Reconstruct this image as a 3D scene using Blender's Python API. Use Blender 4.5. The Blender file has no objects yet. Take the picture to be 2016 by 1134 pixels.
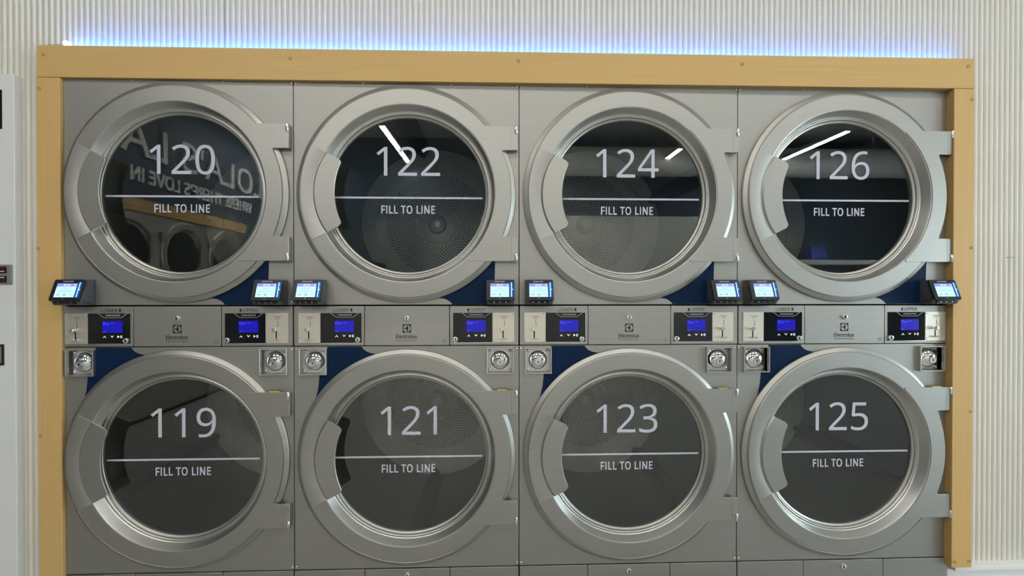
import bpy, bmesh, math, random
from mathutils import Matrix, Vector

# ------------------------------------------------------------------ camera, sky, lights, exposure
scene = bpy.context.scene
COL = scene.collection
ZA = 1.30                      # height of the control strip's top edge above the floor
W = 0.80                       # width of one stacked dryer
PI = math.pi

cam_data = bpy.data.cameras.new('camera')
cam_data.sensor_width = 36.0
cam_data.lens = 36.0 * 898.35 / 2016.0
cam_data.clip_start = 0.02
cam = bpy.data.objects.new('camera', cam_data)
COL.objects.link(cam)
cam.location = (1.5201, -1.6433, ZA + 0.0731)
cam.rotation_euler = (PI / 2 - 0.0061, 0.0, -0.0331)
scene.camera = cam

world = bpy.data.worlds.new('daylight')
scene.world = world
world.use_nodes = True
wn = world.node_tree.nodes
wn['Background'].inputs[0].default_value = (0.78, 0.91, 1.0, 1)
wn['Background'].inputs[1].default_value = 7.5

vs = scene.view_settings
vs.view_transform = 'Standard'
vs.look = 'None'
vs.exposure = 0.50
vs.gamma = 1.0
vs.use_curve_mapping = False
scene.cycles.use_denoising = True
scene.cycles.max_bounces = 10
scene.cycles.diffuse_bounces = 4
scene.cycles.glossy_bounces = 5
scene.cycles.transparent_max_bounces = 16
scene.cycles.caustics_reflective = False
scene.cycles.caustics_refractive = False
scene.cycles.sample_clamp_indirect = 6.0

LAMP_STRENGTH = 85.0          # radiance of each linear ceiling fixture's diffuser
PANEL_STRENGTH = 12.5          # radiance of the square ceiling panels
LAMPS = [(-1.45, -4.25, -6.0, 'above the side wall dryers'), (0.04, -4.25, -6.0, 'mirrored as a slanting white line in door 122'), (2.15, -4.25, -6.0, 'between the ones mirrored in doors 122 and 124'),
         (4.28, -5.1, -6.0, 'mirrored as a short white line in door 124'), (6.2, -4.25, -5.9, 'mirrored as a long white line in door 126')]
PANELS = [(-0.6, 'leftmost'), (1.1, 'second from left'), (2.8, 'third from left'), (4.5, 'rightmost')]
ROOM = dict(x0=-2.08, x1=9.0, y0=-6.2, y1=0.05, z1=3.9)

# ------------------------------------------------------------------ helpers
CACHE = {}
MAT = {}

def link(o, parent=None):
    COL.objects.link(o)
    if parent is not None:
        o.parent = parent
    return o

def tag(o, label=None, cat=None, group=None, kind=None):
    if label: o['label'] = label
    if cat: o['category'] = cat
    if group: o['group'] = group
    if kind: o['kind'] = kind
    return o

def empty(name, loc=(0, 0, 0), rz=0.0, label=None, cat=None, group=None):
    o = bpy.data.objects.new(name, None)
    o.empty_display_size = 0.1
    o.location = loc
    o.rotation_euler = (0, 0, rz)
    link(o)
    return tag(o, label, cat, group)

class B:
    """collects shapes into one mesh; local axes: x right, y into the wall, z up"""
    def __init__(self):
        self.bm = bmesh.new()

    def box(self, x0, x1, y0, y1, z0, z1, bev=0.0, seg=1):
        vs_ = bmesh.ops.create_cube(self.bm, size=1.0)['verts']
        for v in vs_:
            v.co = Vector(((x0 + x1) / 2 + v.co.x * (x1 - x0), (y0 + y1) / 2 + v.co.y * (y1 - y0), (z0 + z1) / 2 + v.co.z * (z1 - z0)))
        if bev > 0:
            es = list({e for v in vs_ for e in v.link_edges})
            bmesh.ops.bevel(self.bm, geom=es, offset=bev, segments=seg, affect='EDGES', profile=0.5)
        return self

    def lathe(self, prof, n=64, cx=0.0, cz=0.0, a0=0.0, a1=2 * PI):
        full = abs(a1 - a0 - 2 * PI) < 1e-6
        m = n if full else n + 1
        rings = []
        for (r, y) in prof:
            if r < 1e-6:
                rings.append([self.bm.verts.new((cx, y, cz))] * m)
            else:
                rings.append([self.bm.verts.new((cx + r * math.cos(a0 + (a1 - a0) * k / n), y, cz + r * math.sin(a0 + (a1 - a0) * k / n))) for k in range(m)])
        for a, b in zip(rings, rings[1:]):
            for k in range(n):
                j = (k + 1) % m
                q = []
                for v in (a[k], a[j], b[j], b[k]):
                    if v not in q: q.append(v)
                if len(q) >= 3:
                    try: self.bm.faces.new(q)
                    except ValueError: pass
        return self

    def grid(self, rows):
        vr = [[self.bm.verts.new(p) for p in r] for r in rows]
        for a, b in zip(vr, vr[1:]):
            for k in range(len(a) - 1):
                self.bm.faces.new((a[k], a[k + 1], b[k + 1], b[k]))
        return self

    def tube(self, pts, r, n=8):
        pts = [Vector(p) for p in pts]
        rings = []
        for i, p in enumerate(pts):
            d = (pts[min(i + 1, len(pts) - 1)] - pts[max(i - 1, 0)]).normalized()
            u = d.orthogonal().normalized()
            if abs(d.z) < 0.9:
                u = d.cross(Vector((0, 0, 1))).normalized()
            w = d.cross(u)
            rings.append([self.bm.verts.new(p + r * (math.cos(2 * PI * k / n) * u + math.sin(2 * PI * k / n) * w)) for k in range(n)])
        for a, b in zip(rings, rings[1:]):
            for k in range(n):
                self.bm.faces.new((a[k], a[(k + 1) % n], b[(k + 1) % n], b[k]))
        self.bm.faces.new(rings[0]); self.bm.faces.new(rings[-1])
        return self

    def poly(self, pts):
        self.bm.faces.new([self.bm.verts.new(p) for p in pts])
        return self

    def side_prism(self, prof, x0, x1, bev=0.0):
        """profile in (y, z), swept along x"""
        a = [self.bm.verts.new((x0, y, z)) for y, z in prof]
        b = [self.bm.verts.new((x1, y, z)) for y, z in prof]
        n = len(prof)
        fs = [self.bm.faces.new(a), self.bm.faces.new(b[::-1])]
        for k in range(n):
            fs.append(self.bm.faces.new((a[k], b[k], b[(k + 1) % n], a[(k + 1) % n])))
        if bev > 0:
            es = list({e for f in fs for e in f.edges})
            bmesh.ops.bevel(self.bm, geom=es, offset=bev, segments=2, affect='EDGES', profile=0.5)
        return self

    def mesh(self, name, sharp=35.0, mtx=None):
        bmesh.ops.recalc_face_normals(self.bm, faces=self.bm.faces[:])
        me = bpy.data.meshes.new(name)
        if mtx is not None:
            self.bm.transform(mtx)
        self.bm.to_mesh(me)
        self.bm.free()
        for p in me.polygons: p.use_smooth = True
        me.set_sharp_from_angle(angle=math.radians(sharp))
        return me

def curve_mesh(name, contours, yf, yb, bev=0.0, bold=0.0, mtx=None, sharp=35.0, res=1):
    """flat plate (with holes) from closed contours in (x, z); front at yf, back at yb"""
    cu = bpy.data.curves.new(name, 'CURVE')
    cu.dimensions = '2D'
    cu.fill_mode = 'BOTH'
    half = abs(yb - yf) / 2
    cu.extrude = max(half - bev, 0.0)
    cu.bevel_depth = bev
    cu.bevel_resolution = res
    cu.offset = bold - bev
    for c in contours:
        s = cu.splines.new('POLY')
        s.points.add(len(c) - 1)
        for p, (x, z) in zip(s.points, c):
            p.co = (x, z, 0, 1)
        s.use_cyclic_u = True
    ob = bpy.data.objects.new(name, cu)
    COL.objects.link(ob)
    dg = bpy.context.evaluated_depsgraph_get()
    me = bpy.data.meshes.new_from_object(ob.evaluated_get(dg))
    bpy.data.objects.remove(ob)
    bpy.data.curves.remove(cu)
    me.name = name
    T = Matrix.Translation((0, (yf + yb) / 2, 0)) @ Matrix.Rotation(PI / 2, 4, 'X')
    if mtx is not None: T = mtx @ T
    me.transform(T)
    me.materials.clear()
    for p in me.polygons: p.use_smooth = True
    me.set_sharp_from_angle(angle=math.radians(sharp))
    return me

def rect(x0, x1, z0, z1, r=0.0, n=4):
    if r <= 0:
        return [(x0, z0), (x1, z0), (x1, z1), (x0, z1)]
    out = []
    for cx, cz, a in ((x1 - r, z0 + r, -90), (x1 - r, z1 - r, 0), (x0 + r, z1 - r, 90), (x0 + r, z0 + r, 180)):
        for k in range(n + 1):
            t = math.radians(a + 90 * k / n)
            out.append((cx + r * math.cos(t), cz + r * math.sin(t)))
    return out

def circ(cx, cz, r, n=64, a0=0.0, a1=360.0):
    full = abs(a1 - a0) >= 360
    return [(cx + r * math.cos(math.radians(a0 + (a1 - a0) * k / n)), cz + r * math.sin(math.radians(a0 + (a1 - a0) * k / n))) for k in range(n if full else n + 1)]

def part(key, fn, name, mat, parent=None, loc=None, ry=None):
    """one mesh object; alike parts share mesh data through the cache key"""
    if key not in CACHE:
        me = fn()
        me.name = name
        me.materials.clear()
        me.materials.append(MAT[mat])
        CACHE[key] = me
    o = bpy.data.objects.new(name, CACHE[key])
    if loc is not None: o.location = loc
    if ry is not None: o.rotation_euler = (0, ry, 0)
    return link(o, parent)

# ------------------------------------------------------------------ lettering (own outlines, 714 units cap height)
GLYPHS = '''0|571|284,-10 228,-4 180,15 138,45 107,88 82,141 64,204 52,277 49,357 51,414 55,466 62,512 73,555 86,594 103,628 123,656 147,681 176,699 208,714 244,721 284,724 341,718 390,701 430,669 464,628 489,574 507,512 519,440 522,357 521,302 516,251 509,204 498,161 485,122 467,88 446,58 422,34 394,15 361,1 326,-7;284,65 321,70 353,83 379,106 399,137 414,178 425,229 431,289 433,357 431,425 425,485 414,536 399,577 379,608 353,631 321,644 284,650 247,644 216,631 190,608 171,577 156,536 146,485 138,425 137,357 138,289 146,229 156,178 171,138 190,106 216,83 247,70
1|571|269,0 269,498 269,567 272,622 244,595 211,567 135,504 89,564 281,714 354,714 354,0
2|571|48,0 48,73 235,262 326,357 344,378 358,399 370,419 382,440 390,461 396,482 400,504 400,528 399,556 391,580 381,601 366,617 347,631 326,641 302,647 275,649 250,647 226,644 204,638 183,631 164,620 143,608 123,595 103,580 57,640 77,656 101,672 126,686 152,699 180,710 210,717 241,721 275,723 323,720 364,711 402,695 433,672 458,646 476,613 486,576 491,534 489,506 485,479 477,454 467,428 455,405 440,381 422,357 403,333 308,231 159,83 159,80 519,80 519,0
3|571|241,-10 213,-9 187,-7 161,-6 137,-1 113,3 89,10 67,19 45,28 45,112 68,101 92,91 116,83 141,76 168,71 193,67 217,65 242,64 287,67 324,73 356,85 381,101 399,122 412,146 419,174 422,205 419,237 409,262 393,284 370,300 341,314 306,323 268,329 223,330 153,330 153,406 223,406 265,408 300,415 332,427 357,443 376,463 391,485 400,512 403,540 400,565 394,586 382,605 367,620 348,634 326,643 300,647 272,650 245,649 219,646 195,640 174,632 92,589 49,650 68,663 92,677 116,690 143,701 173,711 204,718 237,721 272,723 324,720 369,711 408,695 437,674 463,647 479,617 489,583 492,546 489,512 482,482 470,455 452,431 431,412 406,397 376,384 345,376 345,372 385,364 419,353 449,338 473,318 491,295 504,266 512,237 515,202 513,173 507,144 498,118 485,92 469,70 449,49 424,31 396,16 364,4 327,-3 286,-9
4|571|363,0 363,162 21,162 21,237 357,717 448,717 448,241 552,241 552,162 448,162 448,0;107,241 363,241 363,466 364,553 367,623 363,623 344,583 321,546
5|571|248,-10 220,-9 195,-7 170,-4 144,0 120,6 100,12 80,19 62,28 62,112 82,101 103,92 125,85 150,77 176,71 201,68 225,65 248,65 286,67 320,74 350,86 376,103 397,123 412,150 421,181 424,219 422,251 414,281 400,305 382,326 357,342 326,354 289,361 245,363 181,358 123,348 80,376 107,714 464,714 464,634 181,634 165,427 211,433 275,437 327,434 373,424 415,406 449,382 477,353 498,317 510,275 515,228 510,176 497,129 475,88 445,54 406,25 360,6 308,-6
6|571|298,-10 265,-7 234,-1 204,9 176,24 149,43 125,67 106,95 88,128 73,165 62,207 57,253 55,305 57,344 58,381 62,418 68,457 76,492 88,527 101,559 118,591 137,620 161,646 186,668 217,687 251,704 290,714 333,721 382,723 428,721 470,714 470,640 428,649 384,652 351,650 320,646 293,638 269,628 247,616 228,601 211,585 196,565 184,544 174,522 165,498 158,473 152,448 149,419 144,391 143,363 149,363 162,379 177,396 193,409 213,422 235,433 259,440 287,445 318,446 361,443 402,433 437,415 467,390 492,358 510,321 521,278 525,229 521,177 509,129 489,89 463,54 430,25 391,6 347,-6;296,64 327,67 354,74 378,86 399,104 415,128 428,156 436,190 437,229 436,262 428,290 418,315 403,338 384,356 360,367 332,375 299,378 277,376 256,373 237,366 217,358 201,348 187,336 174,323 164,309 155,293 149,278 146,263 144,247 144,225 149,204 153,183 161,161 171,141 181,122 196,106 211,91 231,79 250,71 272,65
7|571|135,0 428,634 45,634 45,714 522,714 522,646 232,0
8|571|287,-10 234,-7 186,3 146,18 112,40 83,68 64,101 54,138 49,181 51,205 54,228 61,248 70,266 80,284 94,300 107,315 123,329 141,341 159,353 177,363 196,373 171,388 149,406 128,424 109,445 92,467 80,494 74,522 71,553 74,580 79,604 88,626 100,646 115,663 132,678 153,692 176,704 201,713 228,718 254,721 284,723 330,720 370,713 406,699 439,680 464,654 483,626 495,592 498,552 497,531 494,512 488,494 480,477 470,463 458,448 445,434 430,421 363,378 443,330 460,317 475,302 488,286 500,269 509,250 516,231 521,208 522,184 518,143 506,104 486,71 458,43 424,19 384,3 339,-7;289,412 314,422 336,436 357,449 376,464 391,482 403,501 409,524 412,549 409,573 403,594 391,611 376,626 357,638 336,646 311,650 284,653 257,650 234,646 213,638 193,626 178,611 167,594 161,573 158,549 159,531 162,516 168,501 176,488 184,476 196,464 208,454 223,445;286,60 320,62 350,68 376,79 397,94 414,113 425,134 433,158 436,184 433,208 425,232 412,251 394,271 372,287 347,302 318,317 286,330 269,336 238,323 211,306 189,290 170,272 155,253 143,231 137,207 135,181 137,156 144,134 156,113 173,94 193,79 219,68 250,62
9|571|192,-10 146,-7 103,0 103,74 122,70 143,65 167,62 190,62 223,64 254,68 281,74 305,85 327,98 347,112 363,128 378,147 390,168 400,190 409,214 416,239 422,266 425,293 428,321 430,350 424,350 412,333 397,318 381,303 361,292 339,281 314,272 286,268 254,266 211,271 171,281 137,299 107,323 82,354 64,391 54,434 51,482 52,519 57,552 65,583 79,611 94,637 113,659 134,678 158,695 184,707 213,715 244,721 278,723 311,721 342,714 372,704 400,689 427,669 449,646 470,617 488,585 501,547 512,506 518,460 519,409 519,370 516,332 512,295 506,257 498,222 486,186 473,153 457,122 437,94 415,68 388,46 357,25 323,10 284,-1 239,-7;274,336 298,336 318,341 338,347 357,356 373,366 388,378 400,390 411,405 419,419 425,434 430,451 430,467 430,488 427,509 421,531 414,552 405,571 393,591 378,607 363,622 345,634 324,643 302,647 278,650 248,647 222,640 198,626 177,608 159,585 147,556 140,522 137,483 138,451 146,422 156,397 171,375 189,358 213,345 241,338
$|571|253,-58 253,49 146,58 120,62 98,68 79,74 62,82 62,167 80,159 101,152 123,146 149,138 176,134 201,129 228,126 253,126 253,327 207,342 167,358 134,376 109,396 88,418 73,445 65,475 62,507 65,543 74,573 91,601 113,623 141,643 174,656 211,665 253,671 253,759 317,759 317,671 342,671 367,668 391,665 414,660 492,634 466,561 396,583 317,595 317,394 348,385 378,375 403,364 427,354 448,342 466,330 480,317 492,300 503,284 510,265 515,244 516,220 512,186 503,156 486,129 464,107 434,86 400,71 361,60 317,54 317,-58;253,416 253,594 228,591 205,585 187,577 174,568 162,558 155,544 149,530 147,515 149,495 153,479 161,466 171,454 184,443 202,433 225,424;317,131 344,135 367,141 387,149 403,158 415,170 422,183 428,198 430,214 428,232 424,247 416,260 406,271 391,281 372,290 347,299 317,306
.|268|132,-13 120,-13 110,-10 100,-4 89,1 82,12 76,22 73,37 71,54 73,71 76,85 82,97 89,106 100,113 110,118 120,120 132,120 146,120 158,118 168,113 177,106 186,97 192,85 195,71 196,54 195,37 192,22 186,12 177,1 168,-4 158,-10 146,-13
'|225|85,455 65,714 159,714 140,455
A|638|0,0 278,717 360,717 637,0 544,0 458,220 176,220 91,0;205,300 431,300 351,516 342,546 329,589 318,623 302,562 287,516
C|631|388,-10 336,-7 289,1 245,15 207,36 173,60 143,89 118,123 97,162 82,207 70,253 62,303 61,357 64,411 71,460 83,506 100,547 122,588 149,622 180,652 217,677 257,698 302,711 351,720 403,723 458,720 509,713 556,699 601,681 564,605 491,632 470,638 449,641 425,644 403,644 348,640 300,625 257,601 222,567 193,525 173,476 161,419 156,357 159,293 171,238 190,189 217,146 251,113 295,88 344,74 402,68 491,77 573,97 573,19 489,-3
D|729|97,0 97,714 317,714 369,711 418,704 463,690 503,674 540,652 573,623 601,592 625,556 644,515 657,469 665,419 668,363 662,278 644,205 613,143 570,91 516,52 452,22 379,6 296,0;187,77 284,77 372,85 445,109 501,147 541,202 565,274 573,360 570,427 556,485 534,533 503,570 464,599 418,620 364,632 303,637 187,637
E|555|97,0 97,714 495,714 495,634 187,634 187,412 477,412 477,333 187,333 187,79 495,79 495,0
F|518|97,0 97,714 495,714 495,634 187,634 187,382 476,382 476,302 187,302 187,0
H|741|97,0 97,714 187,714 187,412 552,412 552,714 643,714 643,0 552,0 552,333 187,333 187,0
I|339|40,0 40,52 123,71 123,641 40,662 40,714 298,714 298,662 214,641 214,71 298,52 298,0
L|524|97,0 97,714 187,714 187,80 498,80 498,0
M|906|97,0 97,714 229,714 449,129 454,129 677,714 809,714 809,0 720,0 720,439 723,541 727,625 723,625 485,0 412,0 177,625 173,625 178,541 180,433 180,0
N|759|97,0 97,714 201,714 582,123 586,123 583,171 580,241 579,311 579,714 662,714 662,0 558,0 176,592 173,592 177,506 180,399 180,0
O|779|391,-10 338,-7 289,1 245,16 207,36 173,61 143,91 118,125 97,165 82,208 70,254 62,305 61,358 62,412 70,461 82,507 97,550 118,589 143,623 173,653 207,678 245,699 290,713 338,721 391,724 443,721 489,713 533,699 571,678 605,654 635,625 660,591 681,550 698,507 710,461 717,412 720,357 717,303 710,254 698,207 681,164 660,125 635,91 605,61 571,36 533,16 489,1 442,-7;391,68 448,73 495,88 537,112 568,146 594,187 610,237 620,295 625,357 620,421 610,477 594,527 568,568 537,602 497,626 448,641 391,646 335,641 287,626 245,602 213,568 187,527 170,477 159,421 156,357 159,295 170,237 187,187 213,146 245,112 286,88 335,73
P|604|97,0 97,714 286,714 351,710 406,699 452,683 489,659 518,628 537,592 549,550 553,503 552,475 547,446 538,419 527,393 512,369 491,347 467,327 437,309 405,296 364,286 320,280 269,278 187,278 187,0;187,354 259,354 306,357 348,363 382,373 411,388 433,408 448,431 458,463 461,500 458,531 449,559 436,583 416,602 391,617 360,628 321,634 278,637 187,637
R|622|97,0 97,714 293,714 356,710 409,701 454,684 489,663 518,634 537,599 549,558 553,510 552,483 549,458 541,436 533,415 521,397 509,381 494,367 479,356 463,345 446,335 428,327 411,320 607,0 501,0 329,295 187,295 187,0;187,370 293,370 335,373 369,379 397,390 421,405 437,424 451,448 458,475 461,506 458,538 451,567 437,589 418,605 394,619 364,628 330,634 289,635 187,635
S|549|247,-10 217,-9 189,-7 162,-4 135,-1 112,4 89,10 68,16 51,24 51,110 140,80 167,76 195,71 223,68 251,68 289,70 321,76 348,85 370,98 388,116 402,135 409,158 412,183 411,199 408,216 403,229 397,242 388,253 376,265 361,275 345,286 244,330 201,347 164,366 132,388 107,411 86,437 71,467 62,503 60,541 62,568 67,595 76,617 89,638 104,657 123,675 144,689 170,701 196,711 225,718 256,721 287,723 317,723 344,720 370,717 396,713 419,707 442,699 464,692 485,683 457,607 376,634 354,638 332,641 309,644 286,644 254,643 228,637 204,628 184,616 170,601 159,583 153,562 150,540 152,524 155,507 159,494 165,480 174,469 186,458 199,448 214,437 306,397 338,385 364,373 390,360 414,347 433,333 451,318 467,302 479,284 489,265 495,242 500,217 501,190 497,146 485,107 463,71 433,43 396,19 351,3 302,-6
T|555|232,0 232,634 10,634 10,714 544,714 544,634 323,634 323,0
U|730|361,-10 299,-6 244,7 198,31 159,62 129,101 107,146 94,198 89,254 89,714 180,714 180,251 183,210 192,174 205,143 226,116 253,95 284,80 323,71 366,68 412,71 451,80 482,97 507,119 527,147 540,178 547,213 550,251 550,714 640,714 640,251 638,216 632,181 622,149 610,119 592,91 571,65 547,43 518,24 485,9 448,-1 408,-7
V|599|254,0 0,714 94,714 254,256 281,174 299,100 318,174 345,257 504,714 599,714 345,0
W|928|201,0 12,714 106,714 217,278 238,189 251,109 266,193 289,283 415,714 507,714 638,280 662,189 677,109 692,189 713,278 823,714 916,714 726,0 635,0 497,467 480,525 467,577 461,608 451,553 427,464 292,0
Y|565|238,0 238,272 0,714 98,714 283,363 469,714 565,714 327,277 327,0
e|564|312,-10 275,-7 241,-3 208,7 178,21 150,39 126,60 106,85 88,113 73,146 62,181 57,222 55,263 57,306 62,345 71,382 85,415 101,445 120,470 143,492 167,512 195,527 225,537 257,543 292,546 324,543 356,538 384,528 411,516 433,498 454,479 472,457 486,431 498,403 506,372 510,339 513,303 513,251 146,251 150,208 159,171 173,138 192,113 217,92 245,77 280,68 317,65 342,65 364,67 387,70 408,74 488,103 488,25 408,-1 387,-6 364,-7 339,-9;147,321 421,321 418,353 412,382 403,408 390,431 372,449 348,463 321,472 290,473 260,472 235,464 211,451 192,433 176,411 162,385 153,354
l|257|85,0 85,759 173,759 173,0
c|479|299,-10 265,-7 232,-3 202,6 174,19 147,36 123,57 104,80 86,109 73,141 62,178 57,219 55,265 57,312 62,354 73,393 88,425 106,455 126,479 150,500 177,516 207,530 238,538 271,543 306,546 385,537 446,516 419,443 363,461 303,469 235,455 186,418 156,354 146,266 149,220 156,180 168,146 184,118 205,95 232,79 263,68 299,65 320,67 341,68 358,71 376,74 437,97 437,19 378,-3
t|360|248,-10 228,-9 208,-6 189,-1 171,4 155,13 140,24 126,39 115,55 104,74 97,98 94,125 92,156 92,467 16,467 16,510 92,544 128,659 180,659 180,536 335,536 335,467 180,467 180,158 181,135 186,115 193,98 204,85 216,76 231,68 245,64 263,62 305,65 339,73 339,6 299,-6
r|412|85,0 85,536 156,536 167,437 171,437 184,458 201,479 219,497 238,513 259,528 283,537 308,543 335,546 367,544 397,540 387,458 358,464 329,466 308,464 289,460 271,452 251,443 235,431 219,416 205,399 195,381 184,358 178,336 174,312 173,286 173,0
o|604|300,-10 266,-7 234,-1 202,9 174,22 149,40 125,62 104,88 86,118 73,150 62,186 57,226 55,269 60,332 71,387 92,434 122,473 158,504 201,528 250,541 303,546 339,543 372,537 403,527 431,513 458,495 482,473 501,448 519,419 533,387 543,351 549,311 550,269 546,207 534,150 513,103 483,62 446,31 403,9 356,-6;302,62 341,67 373,77 400,94 421,119 439,149 451,183 457,223 460,269 457,314 451,354 439,388 421,418 400,442 373,458 341,469 302,472 263,469 231,458 204,442 183,418 167,388 155,354 149,314 146,269 149,223 155,183 167,149 183,119 205,94 232,77 265,67
u|617|274,-10 228,-7 189,1 155,16 128,37 107,62 91,97 82,137 79,184 79,536 168,536 168,190 176,135 198,95 235,71 287,62 327,65 361,76 390,91 411,113 425,141 436,174 442,213 445,257 445,536 533,536 533,0 461,0 448,71 443,71 430,52 412,34 393,21 372,9 348,1 324,-4 299,-9
x|528|18,0 211,274 27,536 126,536 265,333 402,536 500,536 315,274 510,0 411,0 265,214 118,0'''
FONT = {}
for _l in GLYPHS.split('\n'):
    _c, _a, _s = _l[0], *_l[2:].split('|')
    FONT[_c] = (int(_a), [[tuple(map(int, p.split(','))) for p in c.split(' ')] for c in _s.split(';')])
FONT['I'] = (284, [[(97, 0), (97, 714), (187, 714), (187, 0)]])

def text_contours(s, cap, x=0.0, z=0.0, width=None, align='C', track=0, slant=0.0, mirror=False):
    pen, cs = 0, []
    for ch in s:
        if ch == ' ':
            pen += 260 + track
            continue
        a, cont = FONT[ch]
        for c in cont:
            cs.append([(pen + px + slant * pz, pz) for px, pz in c])
        pen += a + track
    xs = [p[0] for c in cs for p in c]
    lo, hi = min(xs), max(xs)
    k = cap / 714.0
    kx = k if width is None else width / (hi - lo)
    mid = (lo + hi) / 2 if align == 'C' else lo
    return [[(x + (px - mid) * kx, z + pz * k) for px, pz in c] for c in cs]

def text_mesh(name, s, cap, x=0.0, z=0.0, yf=0.0, thick=0.0006, bold=0.0, extra=(), mtx=None, **kw):
    return curve_mesh(name, text_contours(s, cap, x, z, **kw) + list(extra), yf, yf + thick, bold=bold, mtx=mtx)

# ------------------------------------------------------------------ materials
def principled(name, col, rough=0.5, metal=0.0, spec=0.5, emit=None, estr=0.0, coat=0.0):
    m = bpy.data.materials.new(name)
    m.use_nodes = True
    b = m.node_tree.nodes['Principled BSDF']
    b.inputs['Base Color'].default_value = (*col, 1)
    b.inputs['Roughness'].default_value = rough
    b.inputs['Metallic'].default_value = metal
    b.inputs['Specular IOR Level'].default_value = spec
    if coat: b.inputs['Coat Weight'].default_value = coat
    if emit:
        b.inputs['Emission Color'].default_value = (*emit, 1)
        b.inputs['Emission Strength'].default_value = estr
    MAT[name] = m
    return m

def noise_mat(name, col, col2, scale, rough, metal=0.0, bump=0.0, stretch=(1, 1, 1), rough2=None, spec=0.5, detail=4.0):
    m = principled(name, col, rough, metal, spec)
    nt = m.node_tree; N = nt.nodes; L = nt.links
    b = N['Principled BSDF']
    tc = N.new('ShaderNodeTexCoord'); mp = N.new('ShaderNodeMapping'); nz = N.new('ShaderNodeTexNoise')
    mp.inputs['Scale'].default_value = stretch
    nz.inputs['Scale'].default_value = scale
    nz.inputs['Detail'].default_value = detail
    L.new(tc.outputs['Object'], mp.inputs['Vector']); L.new(mp.outputs[0], nz.inputs['Vector'])
    mx = N.new('ShaderNodeMix'); mx.data_type = 'RGBA'
    mx.inputs[6].default_value = (*col, 1); mx.inputs[7].default_value = (*col2, 1)
    cr = N.new('ShaderNodeMapRange'); cr.inputs[1].default_value = 0.3; cr.inputs[2].default_value = 0.7
    L.new(nz.outputs['Fac'], cr.inputs[0]); L.new(cr.outputs[0], mx.inputs[0]); L.new(mx.outputs[2], b.inputs['Base Color'])
    if rough2 is not None:
        rr = N.new('ShaderNodeMapRange'); rr.inputs[3].default_value = rough; rr.inputs[4].default_value = rough2
        L.new(cr.outputs[0], rr.inputs[0]); L.new(rr.outputs[0], b.inputs['Roughness'])
    if bump:
        bp = N.new('ShaderNodeBump'); bp.inputs['Strength'].default_value = bump; bp.inputs['Distance'].default_value = 0.001
        L.new(nz.outputs['Fac'], bp.inputs['Height']); L.new(bp.outputs[0], b.inputs['Normal'])
    return m

noise_mat('steel', (0.38, 0.37, 0.337), (0.42, 0.41, 0.375), 60, 0.48, 1.0, 0.0, (0.25, 1, 6), 0.54)
noise_mat('door_steel', (0.41, 0.40, 0.365), (0.45, 0.44, 0.405), 60, 0.42, 1.0, 0.0, (0.25, 1, 6), 0.48)
noise_mat('smudged_steel', (0.36, 0.35, 0.318), (0.43, 0.42, 0.385), 7, 0.44, 1.0, 0.0, (0.5, 1, 1.5), 0.60, detail=1.5)
principled('rim_steel', (0.55, 0.54, 0.50), 0.38, 1.0)
noise_mat('coin_steel', (0.74, 0.69, 0.58), (0.80, 0.75, 0.64), 80, 0.45, 1.0, 0.0, (6, 1, 0.3), 0.5)
principled('chrome', (0.80, 0.79, 0.77), 0.10, 1.0)
principled('bright_steel', (0.80, 0.79, 0.76), 0.25, 1.0)
principled('cast_steel', (0.62, 0.61, 0.58), 0.35, 1.0)
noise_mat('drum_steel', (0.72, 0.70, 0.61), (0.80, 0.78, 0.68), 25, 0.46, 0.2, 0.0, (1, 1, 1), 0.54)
principled('hub_steel', (0.86, 0.84, 0.74), 0.35, 0.25)
principled('hole_black', (0.012, 0.013, 0.013), 0.8)
principled('lifter_grey', (0.10, 0.10, 0.095), 0.5, 0.6)
principled('gap_black', (0.006, 0.006, 0.006), 0.9, 0, 0.1)
noise_mat('navy_vinyl', (0.0035, 0.016, 0.050), (0.004, 0.018, 0.056), 40, 0.5, 0.0, 0, (1, 1, 1), None, 0.12)
principled('module_black', (0.006, 0.007, 0.008), 0.12, 0.0, 0.5)
principled('glowing_print', (0.85, 0.85, 0.86), 0.5, emit=(0.9, 0.92, 1.0), estr=0.25)  # white key print with a weak glow put into its colour
principled('grey_print', (0.38, 0.38, 0.42), 0.5)
principled('black_print', (0.012, 0.012, 0.012), 0.6)
principled('faint_print', (0.20, 0.19, 0.175), 0.6)
principled('vinyl_lettering', (0.55, 0.55, 0.63), 0.55)
principled('lcd_blue', (0.004, 0.004, 0.06), 0.25, emit=(0.004, 0.002, 0.29), estr=1.0)
principled('lcd_text', (0.05, 0.05, 0.5), 0.3, emit=(0.05, 0.06, 0.60), estr=1.0)
principled('yellow_plastic', (0.75, 0.62, 0.10), 0.5)
principled('reader_grey', (0.075, 0.08, 0.085), 0.36, 0.0, 0.6)
principled('reader_black', (0.012, 0.012, 0.016), 0.28, 0.0, 0.5)
principled('reader_recess', (0.003, 0.003, 0.003), 0.6)
principled('screen_glow', (0.05, 0.06, 0.06), 0.25, emit=(0.46, 0.76, 0.80), estr=1.0)
principled('screen_header', (0.05, 0.05, 0.08), 0.25, emit=(0.20, 0.24, 0.66), estr=1.0)
principled('screen_light', (0.1, 0.1, 0.1), 0.3, emit=(0.62, 0.66, 0.90), estr=1.0)
principled('screen_dark', (0.02, 0.05, 0.05), 0.3, emit=(0.14, 0.28, 0.32), estr=1.0)
principled('bar_glow', (0.1, 0.3, 0.5), 0.3, emit=(0.30, 0.70, 1.0), estr=1.6)
principled('bar_halo', (0.01, 0.03, 0.10), 0.2, emit=(0.005, 0.07, 0.28), estr=1.0)  # blue spill of the light bar, painted as weak emission
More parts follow.
